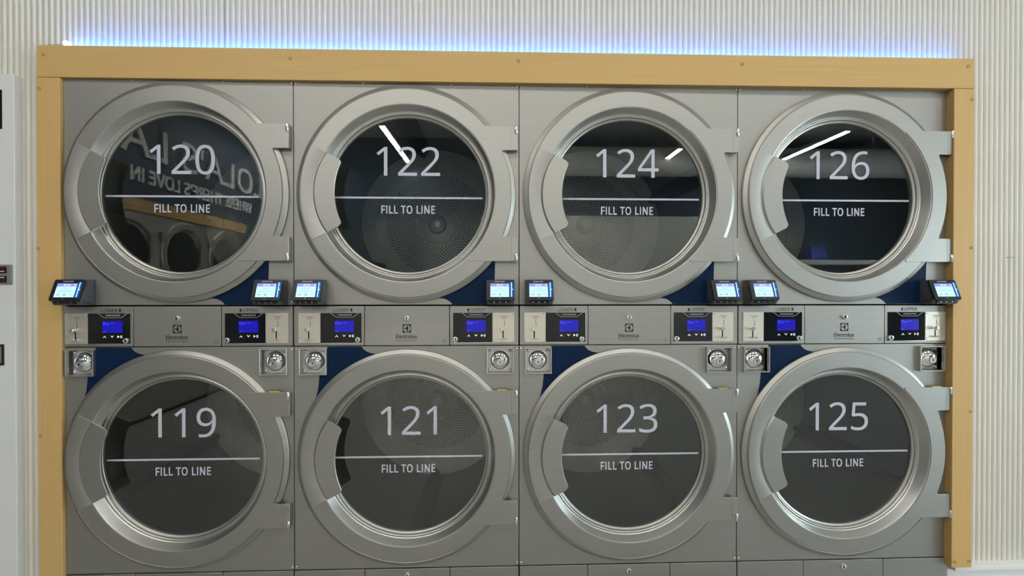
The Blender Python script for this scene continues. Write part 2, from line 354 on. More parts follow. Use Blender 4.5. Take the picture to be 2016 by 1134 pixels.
noise_mat('maple', (0.60, 0.385, 0.145), (0.64, 0.42, 0.165), 9, 0.5, 0.0, 0.0, (0.35, 1, 14), None, 0.3)
noise_mat('maple_upright', (0.60, 0.385, 0.145), (0.64, 0.42, 0.165), 9, 0.5, 0.0, 0.0, (14, 1, 0.35), None, 0.3)
principled('maple_plug', (0.45, 0.29, 0.11), 0.6)
principled('maple_joint', (0.16, 0.10, 0.04), 0.8)
noise_mat('flute_paint', (0.72, 0.70, 0.63), (0.76, 0.74, 0.67), 12, 0.55, 0.0, 0.15, (1, 1, 0.3), None, 0.3)
noise_mat('white_paint', (0.78, 0.78, 0.76), (0.81, 0.81, 0.79), 6, 0.5, 0.0, 0.0)
noise_mat('cabinet_white', (0.70, 0.705, 0.68), (0.73, 0.735, 0.71), 6, 0.4, 0.0, 0.0)
principled('led_blue', (0.2, 0.3, 0.5), 0.4, emit=(0.02, 0.19, 1.0), estr=32.0)
principled('led_spot', (0.6, 0.8, 1.0), 0.4, emit=(0.65, 0.92, 1.0), estr=4.0)
principled('wire_grey', (0.45, 0.44, 0.43), 0.4)
principled('acceptor_grey', (0.20, 0.20, 0.20), 0.45)
principled('display_dark', (0.012, 0.008, 0.012), 0.15)
principled('display_red', (0.3, 0.05, 0.05), 0.4, emit=(0.85, 0.30, 0.30), estr=0.9)
principled('nail_steel', (0.25, 0.24, 0.23), 0.4, 0.8)
noise_mat('floor_tile', (0.33, 0.33, 0.32), (0.38, 0.38, 0.365), 2.0, 0.35)
noise_mat('ceiling_grey', (0.30, 0.30, 0.29), (0.34, 0.34, 0.33), 3.0, 0.8)
noise_mat('navy_wall', (0.010, 0.035, 0.075), (0.012, 0.040, 0.085), 3.0, 0.6)
noise_mat('room_white', (0.66, 0.66, 0.62), (0.70, 0.70, 0.66), 3.0, 0.6)
principled('duct_white', (0.72, 0.72, 0.68), 0.5)
principled('sign_white', (0.80, 0.80, 0.78), 0.5)
principled('lamp_glow', (0.8, 0.8, 0.8), 0.5, emit=(1.0, 0.97, 0.90), estr=LAMP_STRENGTH)
principled('panel_glow', (0.8, 0.8, 0.8), 0.5, emit=(1.0, 0.98, 0.93), estr=PANEL_STRENGTH)
principled('lamp_body', (0.35, 0.35, 0.35), 0.5)
principled('bag_blue', (0.01, 0.05, 0.45), 0.5)
principled('alu_frame', (0.35, 0.35, 0.35), 0.4, 0.8)

def glass_mat(name, tint, ior, boost):
    m = bpy.data.materials.new(name); m.use_nodes = True
    nt = m.node_tree; N = nt.nodes; L = nt.links
    N.clear()
    out = N.new('ShaderNodeOutputMaterial'); mix = N.new('ShaderNodeMixShader')
    tr = N.new('ShaderNodeBsdfTransparent'); gl = N.new('ShaderNodeBsdfGlossy'); lw = N.new('ShaderNodeLayerWeight')
    tr.inputs[0].default_value = (*tint, 1)
    gl.inputs['Roughness'].default_value = 0.0
    gl.inputs[0].default_value = (*boost, 1)
    lw.inputs['Blend'].default_value = 0.5
    f0 = ((ior - 1) / (ior + 1)) ** 2
    pw = N.new('ShaderNodeMath'); pw.operation = 'POWER'; pw.inputs[1].default_value = 5.0
    ma = N.new('ShaderNodeMath'); ma.operation = 'MULTIPLY_ADD'; ma.inputs[1].default_value = 1 - f0; ma.inputs[2].default_value = f0
    L.new(lw.outputs['Facing'], pw.inputs[0]); L.new(pw.outputs[0], ma.inputs[0])
    L.new(ma.outputs[0], mix.inputs[0]); L.new(tr.outputs[0], mix.inputs[1]); L.new(gl.outputs[0], mix.inputs[2]); L.new(mix.outputs[0], out.inputs[0])
    MAT[name] = m
glass_mat('door_glass', (0.92, 0.94, 0.93), 1.62, (1, 1, 1))
glass_mat('window_glass', (0.95, 0.97, 0.97), 1.3, (1, 1, 1))

def perforated(name, base, hole, pitch):
    """drum wall sheet with rows of small punched holes (angle x depth lattice)"""
    m = principled(name, base, 0.42, 1.0)
    nt = m.node_tree; N = nt.nodes; L = nt.links
    def math_(op, a, b=None):
        n = N.new('ShaderNodeMath'); n.operation = op
        for i, v in enumerate((a, b)):
            if v is None: continue
            if isinstance(v, (int, float)): n.inputs[i].default_value = v
            else: L.new(v, n.inputs[i])
        return n.outputs[0]
    tc = N.new('ShaderNodeTexCoord'); sx = N.new('ShaderNodeSeparateXYZ')
    L.new(tc.outputs['Object'], sx.inputs[0])
    ang = math_('ARCTAN2', sx.outputs['Z'], sx.outputs['X'])
    u = math_('MULTIPLY', ang, 0.385 / pitch)
    v = math_('MULTIPLY', sx.outputs['Y'], 1.0 / pitch)
    odd = math_('MULTIPLY', math_('FLOOR', math_('MODULO', math_('ADD', math_('FLOOR', v), 400.0), 2.0)), 0.5)
    fu = math_('SUBTRACT', math_('FRACT', math_('ADD', u, odd)), 0.5)
    fv = math_('SUBTRACT', math_('FRACT', v), 0.5)
    d = math_('SQRT', math_('ADD', math_('MULTIPLY', fu, fu), math_('MULTIPLY', fv, fv)))
    f = math_('LESS_THAN', d, 0.26)
    mx = N.new('ShaderNodeMix'); mx.data_type = 'RGBA'
    mx.inputs[6].default_value = (*base, 1); mx.inputs[7].default_value = (*hole, 1)
    L.new(f, mx.inputs[0]); L.new(mx.outputs[2], N['Principled BSDF'].inputs['Base Color'])
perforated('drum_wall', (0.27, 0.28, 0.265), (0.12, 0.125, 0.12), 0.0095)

# ------------------------------------------------------------------ the room
X0, X1, Y0, Y1, Z1 = ROOM['x0'], ROOM['x1'], ROOM['y0'], ROOM['y1'], ROOM['z1']

def struct(name, bm, mat, label, cat):
    me = bm.mesh(name) if isinstance(bm, B) else bm
    me.materials.clear(); me.materials.append(MAT[mat])
    o = link(bpy.data.objects.new(name, me))
    return tag(o, label, cat, None, 'structure')

def child(name, bm, mat, parent, kind=None):
    me = bm.mesh(name) if isinstance(bm, B) else bm
    me.materials.clear(); me.materials.append(MAT[mat])
    o = link(bpy.data.objects.new(name, me), parent)
    if kind: o['kind'] = kind
    return o

struct('floor', B().box(X0 - .1, X1 + .1, Y0 - .1, 1.2, -0.08, 0.0), 'floor_tile', 'light tiled floor of the laundry, below the picture', 'floor')
struct('ceiling', B().box(X0 - .1, X1 + .1, Y0 - .1, 1.2, Z1, Z1 + .08), 'ceiling_grey', 'grey open ceiling of the laundry, above the picture', 'ceiling')
struct('wall_left', B().box(X0 - .1, X0, Y0 - .1, 0.05, 0, Z1), 'navy_wall', 'navy side wall seen mirrored in door 120', 'wall')
wf = struct('wall_front', B().box(X0, X1, Y0 - .1, Y0, 0, Z1), 'navy_wall', 'navy wall across the room, seen mirrored in door 126', 'wall')
child('white_slab', B().box(1.25, 5.4, Y0, Y0 + .05, 0, 2.57, 0.004), 'room_white', wf)
child('white_slab', B().box(-1.9, 1.25, Y0, Y0 + .05, 0, 1.56, 0.004), 'room_white', wf)  # unseen low slab, added to brighten reflections in the control strip
WY0, WY1, WZ0, WZ1 = -4.7, -0.7, 0.35, 2.60
struct('wall_right', B().box(X1, X1 + .1, Y0 - .1, WY0, 0, Z1).box(X1, X1 + .1, WY1, 1.2, 0, Z1).box(X1, X1 + .1, WY0, WY1, 0, WZ0).box(X1, X1 + .1, WY0, WY1, WZ1, Z1),
       'room_white', 'white end wall with the shop window, out of the picture', 'wall')
win = struct('window_1', B().box(X1 + .03, X1 + .08, WY0, WY0 + .05, WZ0, WZ1).box(X1 + .03, X1 + .08, WY1 - .05, WY1, WZ0, WZ1)
             .box(X1 + .03, X1 + .08, WY0 + .05, WY1 - .05, WZ0, WZ0 + .05).box(X1 + .03, X1 + .08, WY0 + .05, WY1 - .05, WZ1 - .05, WZ1)
             .box(X1 + .03, X1 + .08, (WY0 + WY1) / 2 - .025, (WY0 + WY1) / 2 + .025, WZ0 + .05, WZ1 - .05), 'alu_frame', 'shop window in the end wall, mirrored as blue light', 'window')
for a, b in ((WY0 + .05, (WY0 + WY1) / 2 - .025), ((WY0 + WY1) / 2 + .025, WY1 - .05)):
    child('pane', B().box(X1 + .05, X1 + .056, a, b, WZ0 + .05, WZ1 - .05), 'window_glass', win)

# the wall the dryers are built into: masonry behind, fluted panels on top of it
zt = 0.86                       # top of the recess for the dryers (relative to ZA)
wb = struct('wall_back', B().box(X0, -0.03, 0.05, 0.16, 0, Z1).box(3.23, X1, 0.05, 0.16, 0, Z1).box(-0.03, 3.23, 0.05, 0.16, ZA + zt, Z1),
            'white_paint', 'cream wall with vertical fluted panels around the dryer bank', 'wall')
RZ = -0.978                     # lower edge of the fluting
def fl_panel(boxes):
    b = B()
    for x0, x1, z0 in boxes: b.box(x0, x1, 0.036, 0.05, ZA + z0, Z1, 0.0008)
    return child('fluted_panel', b, 'flute_paint', wb)
SE1, SE2 = 0.5435, 2.765
panels = [fl_panel([(X0, -0.03, RZ), (-0.03, SE1 - .001, zt)]), fl_panel([(SE1 + .001, SE2 - .001, zt)]), fl_panel([(SE2 + .001, 3.23, zt), (3.23, X1, RZ)])]
PITCH = 0.0203
def rib_mesh(z0, z1):
    prof = [(-.0072, 0.036), (-.0070, 0.0325), (-.0052, 0.0297), (-.0022, 0.0285), (.0022, 0.0285), (.0052, 0.0297), (.0070, 0.0325), (.0072, 0.036)]
    return lambda: B().grid([[(x, y, z) for x, y in prof] for z in (ZA + z0, ZA + z1)]).mesh('rib', 60)
k = -62
while True:
    x = SE1 + PITCH * (k + 0.5)
    k += 1
    if x > 4.1: break
    if SE2 - .012 < x < SE2 + .010: x += .002
    low = x < -0.045 or x > 3.245
    p = panels[0] if x < SE1 else panels[1] if x < SE2 else panels[2]
    if x < -0.166 and x > -0.5:   # above the white cabinet at the left edge
        part('rib_mid', rib_mesh(0.806, 1.25), 'rib', 'flute_paint', p, (x, 0, 0))
        continue
    if x < -0.166: continue
    part('rib_low' if low else 'rib_top', rib_mesh(RZ, 1.25) if low else rib_mesh(zt, 1.25), 'rib', 'flute_paint', p, (x, 0, 0))
struct('trim_1', B().box(3.23, X1, -0.002, 0.05, ZA + RZ - .017, ZA + RZ, 0.0015), 'white_paint', 'white ledge under the fluted wall at the lower right', 'trim')
struct('baseboard_back', B().box(3.203, X1, 0.012, 0.05, 0, ZA + RZ - .017).box(X0, -0.003, 0.012, 0.05, 0, ZA + RZ - .017), 'white_paint', 'smooth white wall base below the ledge at the lower right corner', 'baseboard')

# ------------------------------------------------------------------ stacked dryers
ZU, ZL = 0.398, -0.5415
def hole_circle(z): return circ(0.4, ZA + z, 0.358, 72)
def up_panel(): return curve_mesh('front_panel', [rect(.0012, .7988, ZA + .0035, ZA + .803), hole_circle(ZU)], 0.0, 0.02, 0.0011)
CB = ((.0688, -.1985), (.7310, -.1985))
def lo_panel():
    sq = [rect(cx - .0445, cx + .0445, ZA + cz - .043, ZA + cz + .043) for cx, cz in CB]
    return curve_mesh('front_panel', [rect(.0012, .7988, ZA - .9400, ZA - .1445), hole_circle(ZL)] + sq, 0.0, 0.02, 0.0011)

def door_ring():
    return B().lathe([(.3125, -.0192), (.3155, -.0202), (.3672, -.0202), (.3690, -.0188), (.3697, -.0160), (.3708, -.0160), (.3722, -.0168), (.3853, -.0098), (.3866, -.0082),
                      (.3866, -.0010), (.350, -.0010), (.350, .034)], 128).mesh('door', 14)
def door_bowl():
    return B().lathe([(.3125, -.0192), (.3106, -.0165), (.3000, .0080), (.2976, .0118), (.2955, .0118), (.2938, .0100), (.2912, .0092), (.2890, .0104), (.2878, .0150), (.2868, .0172)], 192).mesh('bowl', 60)
def door_trim():
    return B().lathe([(.2868, .0172), (.2860, .0160), (.2848, .0158), (.2796, .0188), (.2786, .0205), (.2786, .0300), (.350, .0300)], 128).mesh('trim_ring', 20)
def door_glass():
    return B().lathe([(0, .0235), (.2794, .0235), (.2794, .0265), (0, .0265)], 128).mesh('glass', 30)
def grip():
    b = B(); n = 40; A0, A1 = 153.2, 206.8
    prof = []
    for k in range(n + 1):
        u = k / n
        u = u + 0.10 * math.sin(2 * PI * u) / (-2 * PI) * 2     # finer steps at both ends
        t = A0 + (A1 - A0) * u
        s = min(t - A0, A1 - t) * PI / 180 * 0.25
        rc = .0125
        rin = .2480 + (rc * (1 - math.sqrt(max(0.0, 1 - (1 - s / rc) ** 2))) if s < rc else 0)
        cr = .3285 - .0125 * (abs(t - 180) / 26.8) ** 2
        ca, sa = math.cos(math.radians(t)), math.sin(math.radians(t))
        pr = [(.3676, -.0190), (.3676, -.0216), (.3666, -.0224), (cr, -.0224), (cr - .0025, -.0212), (cr - .0055, -.0212), (cr - .0110, -.0264), (rin + .0016, -.0264), (rin, -.0248), (rin, -.0226), (rin + .010, -.0190), (.3676, -.0190)]
        prof.append([(r * ca, y, r * sa) for r, y in pr])
    b.grid(prof)
    b.poly(prof[0][:-1]); b.poly(prof[-1][:-1])
    bmesh.ops.remove_doubles(b.bm, verts=b.bm.verts[:], dist=1e-5)
    return b.mesh('grip', 28)
def hinge_plate():
    pts = [(.3930, .2395), (.2190, .2395), (.2155, .2370)] + circ(0, 0, .3158, 40, 47.0, -47.0) + [(.2155, -.2370), (.2190, -.2395), (.3930, -.2395), (.3930, -.1540), (.3420, -.1540), (.3385, -.1520)]
    pts += circ(0, 0, .3692, 24, -22.6, 22.6) + [(.3385, .1520), (.3420, .1540), (.3930, .1540)]
    return curve_mesh('hinge_plate', [pts], -.0222, -.0160, 0.0008)
def hinge_leaf(s):
    return lambda: B().box(.3712, .3936, -.0228, -.0015, min(s * .156, s * .2380), max(s * .156, s * .2380), .0007).mesh('hinge_leaf')
def hinge_pin(s):
    def f():
        me = B().lathe([(0, -.0140), (.0045, -.0140), (.0055, -.0128), (.0055, .0128), (.0045, .0140), (0, .0140)], 16).mesh('hinge_pin', 40)
        me.transform(Matrix.Translation((.3885, -.0222, s * .2265)) @ Matrix.Rotation(PI / 2, 4, 'X'))
        return me
    return f

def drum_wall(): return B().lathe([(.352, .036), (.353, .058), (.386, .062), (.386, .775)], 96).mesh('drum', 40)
def drum_cone(): return B().lathe([(.386, .775), (.380, .790), (.343, .836), (.3385, .839), (.3370, .846), (.3330, .846)], 96).mesh('drum_cone', 40)
def drum_back(): return B().lathe([(.3330, .846), (.3300, .8425), (.12, .838), (.106, .8375), (.104, .834), (.098, .832), (.05, .830)], 96).mesh('back_plate', 40)
def drum_hub(): return B().lathe([(.050, .830), (.048, .822), (.042, .817), (.0405, .806), (.034, .802), (.028, .800), (.027, .792), (.022, .789), (0, .788)], 48).mesh('hub', 40)
def drum_holes():
    b = B(); c = .00755
    n0, n1 = int((.115 / c) ** 2), int((.272 / c) ** 2)
    for n in range(n0, n1):
        r = c * math.sqrt(n); a = n * 2.399963
        yy = .838 + (r - .12) * (.0045 / .21) - .0007
        b.poly([(r * math.cos(a) + .0036 * math.cos(q * PI / 3), yy, r * math.sin(a) + .0036 * math.sin(q * PI / 3)) for q in range(6)])
    return b.mesh('perforations')
def lifter():
    prof = [(.386, -.045), (.366, -.026), (.345, -.012), (.335, 0.0), (.345, .012), (.366, .026), (.386, .045)]
    rows = [[(x, y, z) for x, z in prof] for y in (.10, .74)]
    b = B().grid(rows); b.poly(rows[0]); b.poly(rows[1])
    return b.mesh('lifter', 60)

def coin_housing():
    b = B()
    for x0, x1, z0, z1 in ((-.048, -.0445, -.0465, .0465), (.0445, .048, -.0465, .0465), (-.0445, .0445, .0430, .0465), (-.0445, .0445, -.0465, -.0430)):
        b.box(x0, x1, -.0120, .018, z0, z1, .0006)
    b.box(-.047, .047, .018, .021, -.046, .046)
    return b.mesh('coin_lock_housing')
def coin_dome():
    pr = [(.0385, .018), (.0385, .0145), (.0375, .0140), (.0360, .0140)]
    for k in range(13):
        t = k / 12 * PI / 2
        pr.append((.0350 * math.cos(t) if k < 12 else 0.0, .0140 - .0235 * math.sin(t)))
    return B().lathe(pr, 48).mesh('lock_dome', 40)
def coin_cyl(): return B().lathe([(.0125, -.004), (.0125, -.0108), (.0115, -.0122), (.0095, -.0122), (.0088, -.0114), (0, -.0114)], 28, 0, -.0045).mesh('lock_cylinder', 40)
def keyhole(): return B().box(-.0014, .0014, -.0121, -.0112, -.0085, -.0005).mesh('keyhole')
def screw(r=.0035, h=.0022):
    def f():
        return B().lathe([(r, 0), (r, -h * .35), (r * .8, -h * .8), (r * .4, -h), (0, -h)], 14).mesh('screw', 50)
    return f

YS = -0.005                     # front plane of the control strip
def strip_panel(x0, x1): return lambda: curve_mesh('control_panel', [rect(x0, x1, ZA - .1413, ZA - .0016, .0025, 2)], YS, .010, 0.0011)
def plate(x0, x1, z0, z1, yf, th, bev=0.0004, r=0.0): return lambda: curve_mesh('plate', [rect(x0, x1, ZA + z0, ZA + z1, r, 3)], yf, yf + th, bev)
def lock_mesh():
    return B().lathe([(.0098, 0), (.0098, -.0030), (.0088, -.0052), (.0066, -.0060), (.0060, -.0050), (0, -.0050)], 24).mesh('lock', 40)
def lock_slot(): return B().box(-.0014, .0014, -.0058, -.0049, -.0048, .0048).mesh('key_slot')

def chevron(x, z, up):
    s = 1 if up else -1; w, h, t = .0055, .0032, .0016
    return [(x - w, z - s * h), (x, z + s * h), (x + w, z - s * h), (x + w - t * .8, z - s * (h + t * .7)), (x, z + s * (h - 2.0 * t)), (x - w + t * .8, z - s * (h + t * .7))]
def icons(xa, xb, xc, z):
    def f():
        c = [chevron(xa, z, True), chevron(xb, z, False), [(xc - .0085, z - .0045), (xc - .0008, z), (xc - .0085, z + .0045)],
             rect(xc + .0016, xc + .0035, z - .0045, z + .0045), rect(xc + .0056, xc + .0075, z - .0045, z + .0045)]
        return curve_mesh('key_symbols', c, YS - .0022, YS - .0018)
    return f
def badge(x0, x1, x2, x3, zt_, zb):
    t = .0014
    return lambda: curve_mesh('badge_outline', [[(x0, zt_), (x1, zb), (x2, zb), (x3, zt_), (x3 + 2 * t, zt_), (x2 + t * .6, zb - t), (x1 - t * .6, zb - t), (x0 - 2 * t, zt_)]], YS - .0022, YS - .0018)
def arrow(x, z, down):
    s = -1 if down else 1
    return [(x - .0055, z), (x, z + s * .0068), (x + .0055, z), (x + .0030, z), (x + .0030, z - s * .0062), (x - .0030, z - s * .0062), (x - .0030, z)]
def logo(x, z, h):
    def f():
        sq = rect(x - h, x + h, z - h, z + h)
        R = h * .88
        right = [(x + .16 * h, z + math.sqrt(R * R - (.16 * h) ** 2))]
        right = circ(x, z, R, 18, 79, -79)
        right = right + [(x + .36 * h, z)]
        upl = circ(x, z, R, 12, 88, 176) + [(x - .25 * h, z + .12 * h), (x + .02 * h, z + .42 * h)]
        lol = circ(x, z, R, 12, 184, 272) + [(x + .02 * h, z - .42 * h), (x - .25 * h, z - .12 * h)]
        return curve_mesh('logo', [sq, right, upl, lol], YS - .0004, YS)
    return f

def coin_parts(pl, xo, dz, k):
    """coin plate details; xo is the x of the slot line"""
    yp = YS - .0022
    z = ZA + dz
    part('coin_print', lambda: curve_mesh('instruction_print', [rect(-.012, .012, -.0010, .0012), rect(-.006, .006, -.0075, -.0056)], yp - .0003, yp), 'instruction_print', 'faint_print', pl, (xo - .0015, 0, z - .040))
    part('coin_slot', lambda: curve_mesh('coin_slot', [[(-.0004, .011), (.0008, .011), (.0028, -.0115), (.0014, -.0115)]], yp - .0003, yp), 'coin_slot', 'gap_black', pl, (xo - .001, 0, z - .0635))
    part('coin_knob', lambda: B().lathe([(.0040, 0), (.0040, -.006), (.0068, -.0075), (.0072, -.012), (.0055, -.0145), (0, -.0148)], 20).mesh('coin_knob', 40), 'coin_knob', 'bright_steel', pl, (xo - .0095, yp, z - .0845))
    part('coin_lever_slot', lambda: curve_mesh('lever_slot', [rect(-.0020, .0020, -.0125, .0125)], yp - .0003, yp), 'lever_slot', 'gap_black', pl, (xo - .0055, 0, z - .1045))
    part('coin_tray', lambda: B().box(-.0118, .0118, yp - .0085, yp, -.0010, .0008, .0004).box(-.0118, -.0105, yp - .0085, yp, .0008, .004).box(.0105, .0118, yp - .0085, yp, .0008, .004).mesh('return_tray'), 'return_tray', 'bright_steel', pl, (xo - .004, 0, z - .1185))

def control(th, side, first):
    """one control panel of the strip: side 'LOWER' (left) or 'UPPER' (right)"""
    L = side == 'LOWER'
    dz = 0.0 if L else 0.0008
    cx0, cx1 = (.0023, .2482) if L else (.5522, .7977)
    cp = part('ctl' + side, strip_panel(cx0, cx1), 'control_panel', 'steel', th)
    mx0, mx1 = (.0962, .2388) if L else (.5636, .7034)
    mod = part('mod' + side, plate(mx0, mx1, -.1311, -.0258, YS - .0016, .002, .0003), 'display_module', 'module_black', cp)
    part('modlip' + side, plate(mx0 - .001, mx1 + .0012, -.1340, -.1314, YS - .0022, .003, .0004), 'module_lip', 'bright_steel', cp)
    dx0 = .1452 if L else .6115
    part('lcd' + side, plate(dx0, dx0 + .068, -.0930, -.0522, YS - .0022, .0006, .0), 'display', 'lcd_blue', cp)
    if first:
        pass
    part('lcdt' + side, lambda: curve_mesh('display_text', [rect(dx0 + .003, dx0 + .011, ZA - .0650, ZA - .0570), rect(dx0 + .0042, dx0 + .0098, ZA - .0638, ZA - .0582), rect(dx0 + .014, dx0 + .024, ZA - .0612, ZA - .0598),
         rect(dx0 + .014, dx0 + .022, ZA - .0648, ZA - .0634), rect(dx0 + .028, dx0 + .042, ZA - .0600, ZA - .0588), rect(dx0 + .003, dx0 + .012, ZA - .0902, ZA - .0886)], YS - .0025, YS - .0023), 'display_text', 'lcd_text', cp)['kind'] = 'stuff'
    ia, ib, ic = (.1523, .1784, .2046) if L else (.6195, .6453, .6715)
    part('ico' + side, icons(ia, ib, ic, ZA - .1070), 'key_symbols', 'glowing_print', cp)
    bx = (.1322, .1525, .2085, .2280) if L else (.5977, .6159, .6753, .6937)
    part('bdg' + side, badge(*bx, ZA - .0262, ZA - .0398), 'badge_outline', 'grey_print', cp)
    part('cmp' + side, lambda: text_mesh('badge_lettering', 'COMPASSPRO', .0052, (bx[1] + bx[2]) / 2, ZA - .0352, YS - .0022, .0004, 0.00015, width=.050), 'badge_lettering', 'grey_print', cp)
    tx = (.1412 + .1946) / 2 if L else (.6268 + .6759) / 2
    ax = .2036 if L else .6177
    part('txt' + side, lambda: text_mesh('direction_lettering', side, .0122, tx, ZA - .0212, YS - .0005, .0005, -0.0001, width=.0534 if L else .0491, extra=[arrow(ax, ZA - .0150, L)]), 'direction_lettering', 'black_print', cp)
    lk = part('lock', lock_mesh, 'lock', 'bright_steel', cp, (.2262 if L else .5722, YS - .0016, ZA - .1205))
    part('lockslot', lock_slot, 'key_slot', 'gap_black', cp, (.2262 if L else .5722, YS - .0016, ZA - .1205))
    px0, px1 = (.0186, .0950) if L else (.7048, .7824)
    pl = part('coin' + side, plate(px0, px1, -.1316, -.0252, YS - .0022, .0026, .0005), 'coin_plate', 'coin_steel', th)
    coin_parts(pl, .0600 if L else .7475, dz, first)
    for sx in (px0 + .006, px1 - .006):
        for sz in (-.0315, -.1255):
            part('pscrew', screw(.0022, .0016), 'screw', 'bright_steel', pl, (sx, YS - .0022, ZA + sz))
    return cp

def build_dryer(loc, rz, nums, label, group, lifts=(0, 0), lite=False):
    th = empty('stack_dryer', loc, rz, label, 'dryer', group)
    up = part('up_panel', up_panel, 'front_panel', 'steel', th)
    lo = part('lo_panel' if not lite else 'lo_panel_lite', lo_panel if not lite else (lambda: curve_mesh('front_panel', [rect(.0012, .7988, ZA - .9400, ZA - .1445), hole_circle(ZL)], 0.0, 0.02, 0.0011)), 'front_panel', 'steel', th)
    if not lite:
        part('cabinet', lambda: B().box(.0012, .004, .02, .90, .02, ZA + .803).box(.796, .7988, .02, .90, .02, ZA + .803).box(.004, .796, .02, .90, ZA + .80, ZA + .803)
             .box(.004, .796, .897, .90, .02, ZA + .80).box(.004, .796, .02, .90, .02, .023).mesh('cabinet'), 'cabinet', 'gap_black', th)
        part('divider', lambda: B().box(.0012, .7988, .0102, .0195, ZA - .1440, ZA + .003).mesh('gap_backing'), 'gap_backing', 'gap_black', th)
        part('divider2', lambda: B().box(.0012, .7988, .0107, .0195, .06, ZA - .9405).mesh('gap_backing'), 'gap_backing', 'gap_black', th)
        # decals
        part('decal_u', lambda: curve_mesh('navy_decal', [[(.7095, ZA + .0042), (.7150, ZA + .205)] + circ(.4, ZA + ZU, .362, 10, -32, -74) + [(.50, ZA + .0272), (.519, ZA + .0267), (.531, ZA + .0248), (.541, ZA + .0212), (.549, ZA + .0165), (.556, ZA + .0105), (.5605, ZA + .0042)]], -.0006, .0), 'navy_decal', 'navy_vinyl', up)
        part('decal_l', lambda: curve_mesh('navy_decal', [[(.1172, ZA - .1456), (.1172, ZA - .2455), (.0890, ZA - .2455), (.0882, ZA - .262), (.0850, ZA - .292), (.0770, ZA - .3253), (.066, ZA - .36)] + circ(.4, ZA + ZL, .362, 10, 150, 106) + [(.30, ZA - .1715), (.285, ZA - .1712), (.2701, ZA - .1689), (.2601, ZA - .1656), (.2515, ZA - .1612), (.2435, ZA - .1545), (.2372, ZA - .1456)]], -.0006, .0), 'navy_decal', 'navy_vinyl', lo)
        # screws
        for sx in (.0075, .2434, .5564, .7925):
            part('psc', screw(.0034, .0026), 'screw', 'bright_steel', up, (sx, 0, ZA + (.7885 if sx in (.0075, .7925) else .7905)))
        for sx in (.0075, .7925):
            part('psc', screw(.0034, .0026), 'screw', 'bright_steel', lo, (sx, 0, ZA - .1552))
            part('psc', screw(.0034, .0026), 'screw', 'bright_steel', lo, (sx, 0, ZA - .9295))
            part('psc', screw(.0034, .0026), 'screw', 'bright_steel', up, (sx, 0, ZA + .0155))
        control(th, 'LOWER', True)
        control(th, 'UPPER', False)
        dr = part('drawer_smudged' if nums[0] == '122' else 'drawer', strip_panel(.2504, .5498), 'service_drawer', 'smudged_steel' if nums[0] == '122' else 'steel', th)
        part('lock', lock_mesh, 'lock', 'bright_steel', dr, (.3990, YS, ZA - .0434))
        part('lockslot', lock_slot, 'key_slot', 'gap_black', dr, (.3990, YS, ZA - .0434))
        part('logo', logo(.3990, ZA - .0809, .0150), 'emblem', 'black_print', dr)
        part('brand', lambda: text_mesh('brand_lettering', 'Electrolux', .0125, .3982, ZA - .1162, YS - .0004, .0004, 0.0003, width=.0745), 'brand_lettering', 'black_print', dr)
        part('brand2', lambda: text_mesh('brand_subline', 'PROFESSIONAL', .0036, .3982, ZA - .1255, YS - .0004, .0004, 0.0002, width=.0745, track=420), 'brand_subline', 'black_print', dr)
        part('care', lambda: curve_mesh('care_symbol', [rect(.5255, .5390, ZA - .1325, ZA - .1205, .002), rect(.5272, .5373, ZA - .1308, ZA - .1222, .0015), rect(.5310, .5335, ZA - .1285, ZA - .1245)], YS - .0003, YS), 'care_symbol', 'faint_print', dr)
        for cx, cz in CB:
            h = part('cbox', coin_housing, 'coin_lock_housing', 'cast_steel', th, (cx, 0, ZA + cz))
            part('cdome', coin_dome, 'lock_dome', 'chrome', h)
            part('ccyl', coin_cyl, 'lock_cylinder', 'bright_steel', h)
            part('ckey', keyhole, 'keyhole', 'gap_black', h)
            for sx in (-.036, .036):
                for sz in (-.034, .034):
                    part('cscr', screw(.0056, .007), 'screw', 'chrome', h, (sx, .018, sz))
    # base panels
    for q, (x0, x1) in enumerate(((.0023, .2482), (.2504, .5498), (.5522, .7977))):
        bp = part('base%d' % q, (lambda a, b: (lambda: curve_mesh('base_panel', [rect(a, b, .04, ZA - .9428, .002, 2)], -.004, .0105, 0.0011)))(x0, x1), 'base_panel', 'steel', th)
        if q == 1 and not lite:
            part('lock', lock_mesh, 'lock', 'bright_steel', bp, (.3990, -.004, ZA - .9650))
            part('lockslot', lock_slot, 'key_slot', 'gap_black', bp, (.3990, -.004, ZA - .9650))
    part('toe', lambda: B().box(.002, .798, .0115, .019, 0.0, .045).mesh('toe_kick'), 'toe_kick', 'gap_black', th)
    # drums and doors
    for q, (num, z) in enumerate(zip(nums, (ZU, ZL))):
        c = (.4, 0, ZA + z)
        if not lite:
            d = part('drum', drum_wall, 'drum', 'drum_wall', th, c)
            part('cone', drum_cone, 'drum_cone', 'drum_steel', d)
            part('dback', drum_back, 'back_plate', 'drum_steel', d)
            part('dhub', drum_hub, 'hub', 'hub_steel', d)
            part('dholes', drum_holes, 'perforations', 'hole_black', d)['kind'] = 'stuff'
            for w in range(3):
                part('lifter', lifter, 'lifter', 'lifter_grey', d, None, -math.radians(lifts[q] + 120 * w))
        else:
            part('ddisc', lambda: B().lathe([(.345, .021), (0, .021)], 48).mesh('inner_disc'), 'inner_disc', 'module_black', th, (c[0], c[1] + .010, c[2]))
        dd = part('ring', door_ring, 'door', 'door_steel', th, c)
        part('bowl', door_bowl, 'bowl', 'rim_steel', dd)
        part('trim', door_trim, 'trim_ring', 'door_steel', dd)
        part('glass', door_glass, 'glass', 'door_glass', dd)
        part('grip', grip, 'grip', 'door_steel', dd)
        part('hplate', hinge_plate, 'hinge_plate', 'door_steel', dd)
